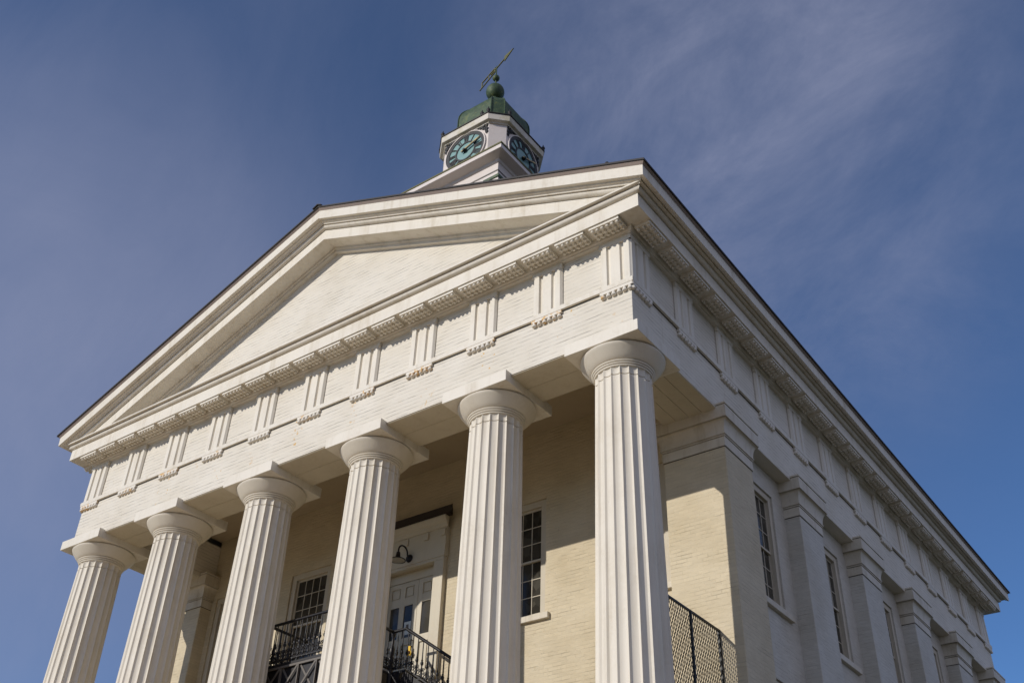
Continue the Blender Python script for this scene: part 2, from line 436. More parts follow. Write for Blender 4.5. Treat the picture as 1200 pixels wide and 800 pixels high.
gs=lambda u,d,z:(d,u,z)
gl=lambda u,d,z:(-W-d,u,z)
for x in TRIX: triglyph(gf,w,x); regula(gf,w,x)
for y in TRIY: triglyph(gs,ws,y); regula(gs,ws,y)
for y in TRIY[:2]: triglyph(gl,ws,y); regula(gl,ws,y)
prof=[(-.06,12.616),(.018,12.616),(.022,12.64),(.045,12.655),(.06,12.69),(.07,12.7249),(.345,12.725),(.350,12.712),(.37,12.712),(.37,12.956),(.32,12.957),(.32,12.973),(.380,12.974)]
for k in range(6):
    an=k/5*pi/2; prof.append((.380+.062*math.sin(an),12.976+.062*(1-math.cos(an))))
prof+=[(.442,13.038),(.36,13.039),(.36,13.055),(.5,13.056),(.5,13.084),(.0,13.09)]
cn=MB(); cn.loop((-W,0,0,L),prof); co=cn.build('cornice',M['trim'],CH,smooth=30)
mw=.536
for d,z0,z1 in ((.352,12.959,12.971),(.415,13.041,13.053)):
    j=MB(); j.loop((-W,0,0,L),[(d-.03,z0),(d,z0),(d,z1),(d-.03,z1)]); j.build('joint_shade',M['joint_shade'],co)
j=MB(); j.loop((-W,0,0,L),[(-.04,ZA1-.007),(-.022,ZA1-.007),(-.022,ZA1-.0005),(-.04,ZA1-.0005)]); j.build('joint_shade',M['joint_shade'],tn)  # dark strip painting in the shade line under the taenia
cx_=[x+w/2 for x in TRIX]; cx_[0]=-W+mw/2; cx_[-1]=-mw/2
for i,c in enumerate(cx_):
    mutule(gf,mw,c-mw/2)
    if i<10: mutule(gf,mw,(c+cx_[i+1])/2-mw/2)
cy_=[y+ws/2 for y in TRIY]; cy_[0]=mw/2; cy_[-1]=L-mw/2
for i,c in enumerate(cy_):
    mutule(gs,mw+.01,c-mw/2)
    if i<12: mutule(gs,mw+.01,(c+cy_[i+1])/2-mw/2)
for c in (cy_[0],(cy_[0]+cy_[1])/2,cy_[1]): mutule(gl,mw,c-mw/2)

# ------------------------------------------------------------------ pediment, raking cornice, roof
pm=MB()
yt=.06; zb=13.06
pm.add([(.3,yt,zb),(XM,yt,ZAP-.62),(-W-.3,yt,zb)],[(0,1,2)])
pm.add([(.3,yt,zb),(XM,yt,ZAP-.62),(-W-.3,yt,zb),(.3,yt+.2,zb),(XM,yt+.2,ZAP-.62),(-W-.3,yt+.2,zb)],[(3,4,5)])
pd=pm.build('pediment',M['board'],CH)
rk=[(.606,-.088),(.600,-.290),(.525,-.288),(.522,-.312)]
for k in range(5):
    an=k/4*pi/2; rk.append((.522-.05*math.sin(an),-.312-.034*(1-math.cos(an))))
rk+=[(.472,-.348),(.39,-.348),(.39,-.366),(.445,-.366)]
for k in range(5):
    an=k/4*pi/2; rk.append((.445-.07*(1-math.cos(an)),-.365-.06*math.sin(an)))
rk+=[(.375,-.426),(.33,-.426),(.33,-.441),(.366,-.441),(.366,-.672),(.352,-.672),(.350,-.656),(.055,-.656),(.055,-.705),(.02,-.706),(.02,-.765),(-.08,-.766)]
def rake(pts):
    return [[(d,-d,zr(d)+h),(XM,-d,ZAP+h),(-W-d,-d,zr(d)+h)] for d,h in pts]
rc=MB(); rc.grid(rake(rk)); rc.build('raking_cornice',M['trim'],pd,smooth=30)
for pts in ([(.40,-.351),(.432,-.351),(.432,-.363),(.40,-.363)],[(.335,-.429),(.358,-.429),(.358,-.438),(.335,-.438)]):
    j=MB(); j.grid(rake(pts)); j.build('joint_shade',M['joint_shade'],pd)
dp=MB(); dp.grid(rake([(.645,-.034),(.645,-.044),(.610,-.086),(.59,-.087)]))
dp.grid([[(d,-d,zr(d)+h),(d,L+d,zr(d)+h)] for d,h in [(.645,-.034),(.645,-.044),(.610,-.086),(.59,-.087)]])
dp.grid([[(-W-d,-d,zr(d)+h),(-W-d,L+d,zr(d)+h)] for d,h in [(.645,-.034),(.645,-.044),(.610,-.086),(.59,-.087)]])
for sgn in (0,1):
    ev=MB(); ev.grid([[((d if not sgn else -W-d),-d,zr(d)+h),((d if not sgn else -W-d),L+d,zr(d)+h)] for d,h in [(.606,-.088),(.600,-.290),(.49,-.280),(.44,-.276),(.2,-.25)]])
    if not sgn: ev.add([(.606,L+.606,zr(.606)-.125),(.6,L+.6,zr(.6)-.29),(.2,L+.6,zr(.2)-.25),(.2,L+.606,zr(.2)-.1)],[(0,1,2,3)])
    ev.build('eave_fascia',M['trim'],CH,bevel=.004)
rear=MB(); rear.add([(.2,L-.06,13.06),(XM,L-.06,ZAP-.1),(-W-.2,L-.06,13.06)],[(0,1,2)]); rear.build('rear_gable',M['board'],CH)
rf=MB()
do=.668
for sg in (0,1):
    X=lambda d: d if not sg else -W-d
    rf.add([(X(do),-do,zr(do)),(XM,-do,ZAP),(XM,L+do,ZAP),(X(do),L+do,zr(do)),(X(do),-do,zr(do)-.034),(XM,-do,ZAP-.034),(XM,L+do,ZAP-.034),(X(do),L+do,zr(do)-.034)],
        [(0,1,2,3),(4,7,6,5),(0,4,5,1),(2,6,7,3),(3,7,4,0)])
ro=rf.build('roof',M['roof'],CH)
dp.build('drip_edge',M['drip'],ro)
rc_=MB(); rc_.prism([(-.12,-.0475),(0,.012),(.12,-.0475),(.12,-.03),(0,.035),(-.12,-.03)],lambda p:(XM+p[0],-.70,ZAP+p[1]),lambda p:(XM+p[0],L+.69,ZAP+p[1])); rc_.build('ridge_cap',M['roof'],ro)
v=MB(); v.box(.30,.58,11.2,12.0,zr(.5)-.02,zr(.5)+.13); v.build('roof_vent',M['roof'],ro,bevel=.01)
k=MB(); xk=.08; k.sphere((-.02,-.6,zr(-.02)+.045),.035,10); k.lathe((-.02,-.6,zr(-.02)-.01),[(.02,0),(.012,.04)],8); k.build('roof_knob',M['roof'],ro,smooth=50)

# ------------------------------------------------------------------ podium and portico floor
p=MB(); p.box(-W-.35,.35,-.35,2.98,Z0-.02,4.42); p.build('podium',M['podium'],CH,bevel=.02)

# ------------------------------------------------------------------ door
DX0,DX1=-7.30,-6.03
s=MB(); yd=2.90
for x0,x1 in ((DX1,-5.80),(-7.53,DX0)): s.box(x0,x1,yd,YW-.002,7.57,9.74)
s.box(-7.53,-5.80,yd-.004,YW-.002,9.741,9.80)
s.box(-7.55,-5.78,yd-.018,YW-.002,9.801,10.0)
s.box(-7.55,-5.78,yd-.006,YW-.002,10.001,10.40)
s.prism([(0,10.36),(.03,10.37),(.05,10.41),(.05,10.44),(.09,10.47),(.12,10.53),(.12,10.57),(0,10.57)],lambda q_:(-7.60,yd-.006-q_[0],q_[1]),lambda q_:(-5.73,yd-.006-q_[0],q_[1]))
so=s.build('door_surround',M['door'],CH,bevel=.006)
b=MB(); b.prism([(-.1,10.572),(.02,10.572),(.13,10.66),(.13,10.666),(-.1,10.70)],lambda q_:(-7.68-max(0,q_[0])*.9,yd-.1-q_[0]+.0,q_[1]),lambda q_:(-5.66+max(0,q_[0])*1.4,yd-.1-q_[0],q_[1])); b.build('drip_shelf',M['darkwood'],so)
for cxb in (-7.25,-6.749,-6.244,-5.84):
    b=MB(); b.box(cxb-.055,cxb+.055,yd-.045,yd-.008,10.20,10.335); b.build('block',M['door'],so,bevel=.006)
t=MB(); t.box(DX0+.002,DX1-.002,3.09,3.13,9.585,9.758); t.box(DX0+.002,DX0+.05,3.07,3.09,7.57,9.758); t.box(DX1-.02,DX1-.002,3.07,3.09,7.57,9.758); t.build('transom_panel',M['door'],so)
def leaf(x0,x1,cols,z0=7.57,z1=9.575):
    d=MB(); d.box(x0+.003,x1-.003,3.125,3.15,z0,z1)
    yl=3.098
    edges=[x0+.003]+[c for cc in cols for c in cc]+[x1-.003]
    for i in range(0,len(edges),2): d.box(edges[i],edges[i+1],yl,3.124,z0,z1)
    for c0,c1 in cols:
        for a_,b_ in ((z0,7.80),(8.36,8.50),(9.115,9.27),(9.485,z1)): d.box(c0,c1,yl,3.124,a_,b_)
        for a_,b_ in ((7.80,8.36),(9.27,9.485)): d.box(c0+.03,c1-.03,yl+.01,3.124,a_+.03,b_-.03)
    o=d.build('door',M['door'],CH,bevel=.004)
    for c0,c1 in cols:
        g=MB(); g.box(c0-.0,c1+.0,3.112,3.1185,8.50,9.115); g.build('pane',M['glass'],o)
    return o
dl=leaf(-7.28,-6.53,[(-7.185,-6.97),(-6.85,-6.635)])
dr=leaf(-6.53,-6.052,[(-6.42,-6.205)])
h=MB(); h.tube([(-6.575,3.095,8.42),(-6.575,3.05,8.42),(-6.575,3.05,8.30),(-6.575,3.095,8.30)],.012); h.build('handle',M['iron'],dl)
pp=MB(); pp.box(-6.815,-6.655,3.106,3.1105,8.555,8.80); pp.box(-6.765,-6.705,3.105,3.1058,8.66,8.74)
po=MB(); po.box(-6.815,-6.655,3.1065,3.1105,8.555,8.80); n_=po.build('paper_notice',M['paper'],None,origin=(-6.73,3.11,8.555)); tag(n_,'white paper notice taped inside the glass of the double door','notice')
pg=MB(); pg.box(-6.765,-6.705,3.1045,3.1062,8.665,8.745); pg.build('printed_panel',M['strap'],n_)
yh=thing('door_hanger','small yellow hanger with brown centre on the double door handle','door hanger',(-6.56,3.04,8.15))
y_=MB(); y_.prism([(-.03,8.285),(.02,8.285),(.025,8.24),(.02,8.21),(.05,8.17),(.03,8.10),(0,8.14),(-.04,8.10),(-.03,8.17),(-.09,8.16),(-.07,8.20),(-.02,8.22)],lambda q_:(-6.56+q_[0],3.02,q_[1]),lambda q_:(-6.56+q_[0],3.035,q_[1])); y_.build('card',M['yellow'],yh)
y_=MB(); y_.lathe((-6.56,3.01,8.165),[(.028,-.02),(.03,0),(.028,.02)],10); y_.build('centre',M['brown'],yh)

# ------------------------------------------------------------------ wall lamp
lp=thing('wall_lamp','black gooseneck lamp on the lintel over the double door','lamp',(-6.63,2.89,9.92))
b=MB(); 
rows=[[(-6.63+r*math.cos(2*pi*k/20),y,9.93+r*math.sin(2*pi*k/20)) for k in range(20)] for r,y in ((.002,2.835),(.05,2.84),(.075,2.86),(.08,2.882))]
b.grid(rows,closed_u=True); b.build('back_plate',M['iron'],lp,smooth=40)
pts=[(-6.63,2.85,9.93)]+[(-6.63,2.69+.125*math.cos(a_),9.985+.125*math.sin(a_)) for a_ in [pi*k/12 for k in range(13)]]+[(-6.63,2.565,9.94)]
b=MB(); b.tube([(-6.63,2.86,9.93),(-6.63,2.83,9.95)]+pts[1:],.016,10); b.build('gooseneck',M['iron'],lp,smooth=50)
b=MB(); b.lathe((-6.63,2.565,9.77),[(.026,.17),(.036,.155),(.046,.08),(.065,.055),(.148,.014),(.152,0),(.143,.0),(.075,.040),(.035,.05)],28,cap=False); b.build('lamp_shade',M['iron'],lp,smooth=40)
b=MB(); b.lathe((-6.63,2.565,9.77),[(.135,.002),(.115,-.012),(.055,-.03),(.002,-.034)],24,cap=False); b.build('glass_bowl',M['lampglass'],lp,smooth=50)

# ------------------------------------------------------------------ iron landing and stair
ZD=7.56; RH=.71; yfL=1.03; xl=-8.0; xn=-6.32; yn=2.33
st=thing('iron_stair','black cast iron landing and stair with baluster railings in front of the double door','stair',(-6.3,2.0,4.42))
d=MB(); d.box(xl,xn,yfL,2.885,ZD-.05,ZD); d.box(xn+.002,-5.98,yn,2.885,ZD-.05,ZD); d.build('landing_deck',M['iron'],st,bevel=.005)
ap=MB(); ap.box(xl+.02,xn-.02,yfL+.03,yfL+.045,ZD-.60,ZD-.055); ap.build('apron_panel',M['iron'],st)
lt=MB(); zt,zl=ZD-.075,ZD-.60
lt.bar((xl,yfL,zt),(xn,yfL,zt),.03,.035); lt.bar((xl,yfL,zl),(xn,yfL,zl),.03,.035)
npn=4; pw=(xn-xl)/npn
for i in range(npn+1): lt.bar((xl+pw*i,yfL+.003,zl+.018),(xl+pw*i,yfL+.003,zt-.018),.02,.04,up=(0,1,0))
for i in range(npn):
    xa,xb=xl+pw*i,xl+pw*(i+1)
    lt.bar((xa+.02,yfL-.012,zl+.02),(xb-.02,yfL-.012,zt-.02),.034,.012,up=(0,1,0)); lt.bar((xa+.02,yfL+.022,zt-.02),(xb-.02,yfL+.022,zl+.02),.034,.012,up=(0,1,0))
lt.build('lattice_truss',M['strap'],st)
lt=MB(); lt.bar((xl,yfL+.05,zt),(xl,2.88,zt),.03,.035); lt.bar((xl,yfL+.05,zl),(xl,2.88,zl),.03,.035)
for i in range(3):
    ya_,yb_=yfL+.06+.6*i,yfL+.06+.6*(i+1)
    lt.bar((xl,ya_,zt),(xl,yb_,zl),.03,.012,up=(1,0,0)); lt.bar((xl+.02,ya_,zl),(xl+.02,yb_,zt),.03,.012,up=(1,0,0))
lt.build('lattice_truss',M['iron'],st)
sl=-.675; xs0=-6.03
def zrail(x): return ZD+RH if x<xs0 else ZD+RH+sl*(x-xs0)
hr=MB()
ends=[(xl,yfL),(xn,yfL)]
hr.tube([(xl,2.87,ZD+RH),(xl,yfL,ZD+RH),(xl+.001,yfL,ZD+RH)],.026,10)
hr.tube([(xl-.02,yfL,ZD+RH),(xn+.02,yfL,ZD+RH)],.026,10)
hr.tube([(xn,yfL,ZD+RH),(xn,yn+.02,ZD+RH)],.026,10)
hr.tube([(xn,yn,ZD+RH),(xs0,yn,ZD+RH),(-1.9,yn,zrail(-1.9))],.028,10)
hr.build('handrail',M['iron'],st,smooth=40)
br_=MB()
for a_,b_ in (((xl,2.87),(xl,yfL)),((xl,yfL),(xn,yfL)),((xn,yfL),(xn,yn)),((xn,yn),(xs0,yn))):
    br_.bar((*a_,ZD+.05),(*b_,ZD+.05),.03,.022)
br_.bar((xs0,yn,ZD+.05),(-1.9,yn,zrail(-1.9)-RH+.05),.03,.022); br_.build('bottom_rail',M['iron'],st)
def balmesh():
    b=MB(); hgt=RH
    b.lathe((0,0,Z0),[(.018,.03),(.02,.06),(.010,.07),(.024,.10),(.012,.13),(.020,.15),(.010,.165),(.024,.19),(.026,.21),(.012,.235),(.012,.27),(.028,.30),(.026,.33),(.012,.345),(.020,.36),(.011,.375),(.010,.45),(.0085,hgt)],8)
    for sx in (-1,1):
        for zc,rr in ((.10,.026),(.155,.022),(.205,.018)):
            b.tube([(sx*.036+rr*math.cos(2*pi*k/9),0,Z0+zc+rr*math.sin(2*pi*k/9)) for k in range(10)],.0065,5,cap=False)
    return b
b0=balmesh().build('baluster',M['iron'],st,smooth=50,origin=(0,0,Z0))
first=True
def place(x,y,z,rot=0):
    global first
    o=b0 if first else b0.copy()
    if not first: COL.objects.link(o)
    first=False
    o.parent=st; o.location=P3((x,y,z))-Vector(st['_o']); o.rotation_euler=(0,0,rot)
sp=.118
n=int((xn-xl)/sp)
for i in range(n): place(xl+.06+sp*i,yfL,ZD)
for i in range(int((2.85-yfL)/sp)-1): place(xl,yfL+.12+sp*i,ZD,pi/2)
for i in range(int((yn-yfL)/sp)-1): place(xn,yfL+.12+sp*i,ZD,pi/2)
x=xn+.115
while x<-2.0:
    place(x,yn,zrail(x)-RH); x+=sp
nw=MB(); nw.lathe((xn,yn,ZD),[(.05,-.55),(.05,.04),(.065,.05),(.065,.10),(.035,.13),(.05,.17),(.055,.24),(.03,.28),(.045,.33),(.05,.40),(.03,.45),(.022,.60),(.04,.64),(.045,.68),(.03,.72)],14)
nw.build('newel_post',M['iron'],st,smooth=45)
nw=MB(); nw.lathe((xl,yfL,ZD),[(.02,-.05),(.02,.72)],10); nw.lathe((xn,yfL,ZD),[(.02,-.05),(.02,.72)],10); nw.build('corner_post',M['iron'],st,smooth=45)
dr_=MB(); dr_.box(xn-.05,xs0-.05,yn-.02,yn+.0,ZD-.6,ZD-.055); dr_.build('apron_panel',M['iron'],st)
nt=16; rise=(ZD-4.42)/nt; run=rise/-sl
for i in range(nt-1):
    b=MB(); xx=xs0+.03+run*i; zz_=ZD-rise*(i+1); b.box(xx,xx+run+.03,yn+.03,2.86,zz_-.025,zz_); b.build('tread',M['iron'],st)
sg=MB()
for yy in (yn+.01,2.875): sg.bar((xs0-.02,yy,ZD-.12),(-1.45,yy,ZD-.12+sl*(-1.45-xs0+.02)),.02,.22)
sg.build('stringer',M['iron'],st)
lg=MB()
for xx in (xl+.04,xn-.04): lg.tube([(xx,yfL+.06,4.42),(xx,yfL+.06,ZD-.56)],.035,10)
lg.build('landing_post',M['iron'],st,smooth=40)

# ------------------------------------------------------------------ diamond mesh screen between corner column and pilaster
ms=thing('mesh_screen','black diamond mesh security screen between the corner column and the front pilaster','fence',(-.37,1.8,4.42))
ym0,ym1,zm0,zm1=.98,2.70,4.46,7.25
for yy in (ym0,1.86,ym1):
    b=MB(); b.box(-.385,-.355,yy-.018,yy+.018,4.42,zm1); b.build('post',M['mesh'],ms)
for zz_ in (zm1-.014,5.9,zm0+.014):
    b=MB(); b.box(-.383,-.357,ym0+.02,1.84,zz_-.014,zz_+.014); b.box(-.383,-.357,1.88,ym1-.02,zz_-.014,zz_+.014); b.build('rail',M['mesh'],ms)
b=MB(); dy,dz=.062,.128
def clip(y0,z0,y1,z1):
    pts=[]
    t0,t1=0.,1.
    for p_,d_,lo,hi in ((y0,y1-y0,ym0,ym1),(z0,z1-z0,zm0,zm1)):
        a_,b_=sorted(((lo-p_)/d_,(hi-p_)/d_)); t0=max(t0,a_); t1=min(t1,b_)
    if t1-t0<1e-3: return None
    return (y0+(y1-y0)*t0,z0+(z1-z0)*t0,y0+(y1-y0)*t1,z0+(z1-z0)*t1)
H_=zm1-zm0; R_=H_*dy/dz
yy=ym0-R_
while yy<ym1:
    for (a_,c_) in ((yy,yy+R_),(yy+R_,yy)):
        q4=clip(a_,zm0,c_,zm1)
        if q4: b.bar((-.37+(.004 if a_<c_ else -.004),q4[0],q4[1]),(-.37+(.004 if a_<c_ else -.004),q4[2],q4[3]),.005,.0080,up=(1,0,0))
    yy+=dy
b.build('diamond_mesh',M['mesh'],ms)

# ------------------------------------------------------------------ clock tower
TX,TY=XM,4.733; TH=1.046; CHF=.715; ZC=21.563
tw=thing('clock_tower','white clock tower with aqua clock faces and green copper dome above the pediment','clock tower',(TX,TY,15.6))
def sqloop(mb,h,prof): mb.loop((TX-h,TX+h,TY-h,TY+h),prof)
def octs(k,d=0):
    h=TH*k+d; c=CHF*k+d*.42
    return [(TX-c,TY-h),(TX+c,TY-h),(TX+h,TY-c),(TX+h,TY+c),(TX+c,TY+h),(TX-c,TY+h),(TX-h,TY+c),(TX-h,TY-c)]
def octloop(mb,prof,k=1.0):
    mb.grid([[(x,y,z) for x,y in octs(k*(p_[2] if len(p_)>2 else 1),p_[0])] for p_ in prof for z in (p_[1],)],closed_u=True)
b=MB(); b.box(TX-1.30,TX+1.30,TY-1.30,TY+1.30,14.5,20.36)
bs=b.build('base_stage',M['towerpaint'],tw,bevel=.01)
b=MB(); sqloop(b,1.30,[(.001,19.925),(.012,19.93),(.012,19.965),(.001,19.97)]); b.build('board_seam',M['strap'],bs)
b=MB(); sqloop(b,1.30,[(-.01,20.20),(.03,20.22),(.05,20.28),(.13,20.30),(.27,20.33),(.285,20.335),(.285,20.455),(.262,20.458)]); b.build('eave_cornice',M['towerpaint'],bs,bevel=.006)
b=MB(); sqloop(b,1.30,[(.255,20.459),(.30,20.459),(.305,20.50),(.0,20.56),(-.5,20.62)]); b.build('flashing',M['moss'],bs)
for sx in (-1,1):
    for sy in (-1,1):
        b=MB(); x1=TX+sx*1.372; y1=TY+sy*1.372; x0=TX+sx*.97; y0=TY+sy*.97
        b.box(min(x0,x1),max(x0,x1),min(y0,y1),max(y0,y1),14.6,19.62); b.build('corner_pier',M['towerpaint'],bs)
        b=MB(); b.loop((min(x0,x1),max(x0,x1),min(y0,y1),max(y0,y1)),[(-.03,19.621),(.028,19.621),(.032,19.70),(-.10,19.735),(-.2,19.74)]); b.build('pier_cap',M['copper'],bs)
b=MB(); octloop(b,[(0,20.55),(0,22.25)]); cs=b.build('clock_stage',M['towerpaint'],tw,bevel=.008)
b=MB(); octloop(b,[(-.02,22.16),(.03,22.17),(.04,22.20),(.11,22.225),(.12,22.235),(.13,22.42),(.10,22.425)]); b.build('stage_cornice',M['lichen'],cs,bevel=.005)
b=MB(); octloop(b,[(.09,22.426),(.15,22.426),(.155,22.452),(-.1,22.50)]); b.build('cornice_flashing',M['roof'],cs)
prof=[(0,22.46,.80),(0,22.6,.775),(0,23.3,.775)]
for k_ in range(1,8):
    an=k_/8*pi/2; prof.append((0,23.3+.70*math.sin(an),.775*(.12+.88*math.cos(an))))
prof.append((0,24.02,.12))
b=MB(); octloop(b,prof); dm=b.build('dome',M['copper'],tw,smooth=22)
b=MB()
for sx,sy in ((1,0),(0,1)):
    pass
for k_ in range(8):
    pts=[]
    for p_ in prof:
        x_,y_=octs(p_[2])[k_]; pts.append((x_+(x_-TX)*.01,y_+(y_-TY)*.01,p_[1]))
    b.tube(pts,.018,6)
b.build('dome_seam',M['copper'],dm,smooth=50)
b=MB(); b.lathe((TX,TY,24.0),[(.16,0),(.12,.1),(.09,.3),(.10,.58)],20); b.sphere((TX,TY,24.83),.262,28,1.08); b.build('ball_finial',M['copper'],dm,smooth=40)
for x_,y_ in [octs(1,.11)[k_] for k_ in (0,1,2,3,7)]+[(TX+.55,TY-TH-.1),(TX+TH+.05,TY-.2)]:
    b=MB(); b.lathe((x_,y_,22.45),[(.035,0),(.03,.05),(.055,.09),(.05,.13),(.02,.15),(.012,.22),(.004,.24)],8); b.build('knob',M['roof'],cs,smooth=50)
# clocks
def numeral_strokes(n):
    R=['I','II','III','IIII','V','VI','VII','VIII','IX','X','XI','XII'][n-1]
    x=0; out=[]
    wI,wX,wV=.044,.075,.075
    tot=sum({'I':wI,'X':wX,'V':wV}[c] for c in R); x=-tot/2
    for c in R:
        ww={'I':wI,'X':wX,'V':wV}[c]
        if c=='I': out.append(((x+ww/2,0),(x+ww/2,1)))
        elif c=='X': out+= [((x+.012,0),(x+ww-.012,1)),((x+ww-.012,0),(x+.012,1))]
        else: out+= [((x+ww/2,0),(x+.01,1)),((x+ww/2,0),(x+ww-.01,1))]
        x+=ww
    return out
for kq in range(4):
    ang=kq*pi/2
    def g(u,v,d,ang=ang):
        x_,y_=u,-(TH+d); return (TX+x_*math.cos(ang)-y_*math.sin(ang),TY+x_*math.sin(ang)+y_*math.cos(ang),ZC+v)
    def ring(r0,r1,d0,d1,n=56):
        m_=MB(); m_.grid([[g(r*math.cos(2*pi*k_/n),r*math.sin(2*pi*k_/n),d) for k_ in range(n)] for r,d in ((r0,d0),(r0,d1),(r1,d1),(r1,d0))],closed_u=True,closed_v=True); return m_
    wr=ring(.628,.656,.002,.045); ck=wr.build('clock',M['towerpaint'],tw,smooth=40)
    dd=MB(); n=56; dd.add([g(.63*math.cos(2*pi*k_/n),.63*math.sin(2*pi*k_/n),.012) for k_ in range(n)],[tuple(range(n))]); dd.build('dial',M['dial'],ck)
    cr=ring(.535,.627,.014,.03); r2=ring(.285,.325,.014,.03); cr.add(r2.v,r2.f)
    for nn in range(1,13):
        th=pi/2-nn*pi/6; rd=(math.cos(th),math.sin(th)); tg=(math.sin(th),-math.cos(th))
        for (a0,a1),(b0,b1) in numeral_strokes(nn):
            r0=.31+.24*a1; r1=.31+.24*b1; u0=a0*(.7+.5*a1); u1=b0*(.7+.5*b1)
            cr.bar(g(rd[0]*r0+tg[0]*u0,rd[1]*r0+tg[1]*u0,.022),g(rd[0]*r1+tg[0]*u1,rd[1]*r1+tg[1]*u1,.022),.024,.012,up=tuple(Vector(g(0,0,1))-Vector(g(0,0,0))))
    cr.build('chapter_ring',M['clockblack'],ck)
    # hands : about eleven minutes past two
    def hand(th,l,wd,d,name,back=.1):
        hb=MB(); c_,s_=math.cos(th),math.sin(th)
        pts=[(-back,-wd*.5),(-back,wd*.5),(0,wd*.6),(l*.65,wd*.5),(l*.72,wd),(l,0),(l*.72,-wd),(l*.65,-wd*.5),(0,-wd*.6)]
        hb.prism(pts,lambda q_:g(q_[0]*c_-q_[1]*s_,q_[0]*s_+q_[1]*c_,d),lambda q_:g(q_[0]*c_-q_[1]*s_,q_[0]*s_+q_[1]*c_,d+.012)); hb.build(name,M['gold'] if name=='minute_hand' else M['clockblack'],ck)
    hand(rad(90-11.5*6),.55,.024,.085,'minute_hand'); hand(rad(90-67),.44,.045,.05,'hour_hand')
    hbb=MB(); hbb.grid([[g(rr*math.cos(2*pi*k_/16),rr*math.sin(2*pi*k_/16),dd_) for k_ in range(16)] for rr,dd_ in ((.06,.02),(.06,.07),(.03,.11),(.001,.112))],closed_u=True); hbb.build('hub',M['clockblack'],ck,smooth=40)
    # spandrel scrollwork in the two upper corners
    for sx in (-1,1):
        sb=MB()
        def bb(u0,v0,u1,v1,t=.042): sb.bar(g(sx*u0,v0,.012),g(sx*u1,v1,.012),t,.02,up=tuple(Vector(g(0,0,1))-Vector(g(0,0,0))))
        def rg(u,v,r,t=.020): sb.tube([g(sx*u+r*math.cos(2*pi*k_/12),v+r*math.sin(2*pi*k_/12),.014) for k_ in range(13)],t,5,cap=False)
        rg(.625,.575,.055,.024); rg(.56,.515,.04,.024); rg(.650,.44,.045,.022); rg(.47,.585,.045,.022); rg(.665,.33,.03,.02); rg(.36,.60,.03,.02)
        bb(.60,.53,.56,.48); bb(.655,.50,.66,.40); bb(.57,.585,.45,.585); bb(.66,.40,.67,.26,.024); bb(.45,.59,.33,.60,.022); bb(.52,.55,.56,.50,.03); bb(.62,.47,.66,.36,.03)
        sb.build('spandrel_ornament',M['clockblack'],cs)

# ------------------------------------------------------------------ weather vane
wv=thing('weather_vane','green arrow weather vane with a small ball above the tower dome','weather vane',(TX,TY,25.1))
b=MB(); b.lathe((TX,TY,25.08),[(.03,0),(.022,.25),(.02,.5),(.018,.85),(.008,.9)],10); b.build('rod',M['copper'],wv,smooth=40)
b=MB(); b.sphere((TX,TY,25.44),.105,20); b.build('ball',M['copper'],wv,smooth=50)
ad=Vector((.768+.79,-.26-.31,0)).normalized(); zz_=25.87
A=lambda l,v,s=0: (TX+ad.x*l-ad.y*s,TY+ad.y*l+ad.x*s,zz_+v)
b=MB(); b.bar(A(-.30,0),A(.62,0),.030,.030); b.build('arrow_shaft',M['moss'],wv)
b=MB(); b.prism([(.42,-.11),(.42,.11),(.88,0)],lambda q_:A(q_[0],q_[1],-.012),lambda q_:A(q_[0],q_[1],.012)); b.build('arrow_head',M['moss'],wv)
b=MB()
for v0 in (-.115,.115): b.bar(A(-.06,v0*.75),A(-.90 if v0<0 else -.80,v0),.028,.03)
b.bar(A(-.78,-.115),A(-.78,.115),.026,.03); b.bar(A(-.08,-.088),A(-.08,.088),.026,.03); b.bar(A(-.43,-.10),A(-.43,.10),.018,.02)
b.build('arrow_tail',M['moss'],wv)

# ------------------------------------------------------------------ ground
def paving():
    t=NT('pale_tan_paving'); a_=t.noise(.3,5); f_=t.noise(6,6,.7)
    br=t.n.new('ShaderNodeTexBrick'); t.link(t.g.outputs['Position'],br.inputs['Vector']); br.inputs['Scale'].default_value=1; br.inputs['Brick Width'].default_value=.8; br.inputs['Row Height'].default_value=.8; br.inputs['Mortar Size'].default_value=.008
    c=t.mix(a_,(.64,.49,.31),(.54,.41,.26)); c=t.mix(t.math('MULTIPLY',f_,.3),c,(.32,.24,.15)); c=t.mix(br.outputs['Fac'],c,(.2,.16,.11))
    return t.out(c,.85,t.bump(f_,.3,.01))
def lawn():
    t=NT('dry_lawn'); a_=t.noise(.25,5); f_=t.noise(25,6,.7)
    c=t.mix(a_,(.045,.046,.022),(.07,.062,.032)); c=t.mix(t.math('MULTIPLY',f_,.5),c,(.02,.022,.010))
    return t.out(c,.9,t.bump(f_,.8,.03))
gm=MB(); R=3500/K
gm.add([(-R,-R,Z0),(R,-R,Z0),(R,R,Z0),(-R,R,Z0)],[(0,1,2,3)])
go=gm.build('ground',lawn()); go['kind']='structure'
gm=MB(); gm.add([(-42,-46,Z0+.004),(3.2,-46,Z0+.004),(3.2,-.36,Z0+.004),(-42,-.36,Z0+.004)],[(0,1,2,3)])
go=gm.build('pavement',paving()); go['kind']='structure'

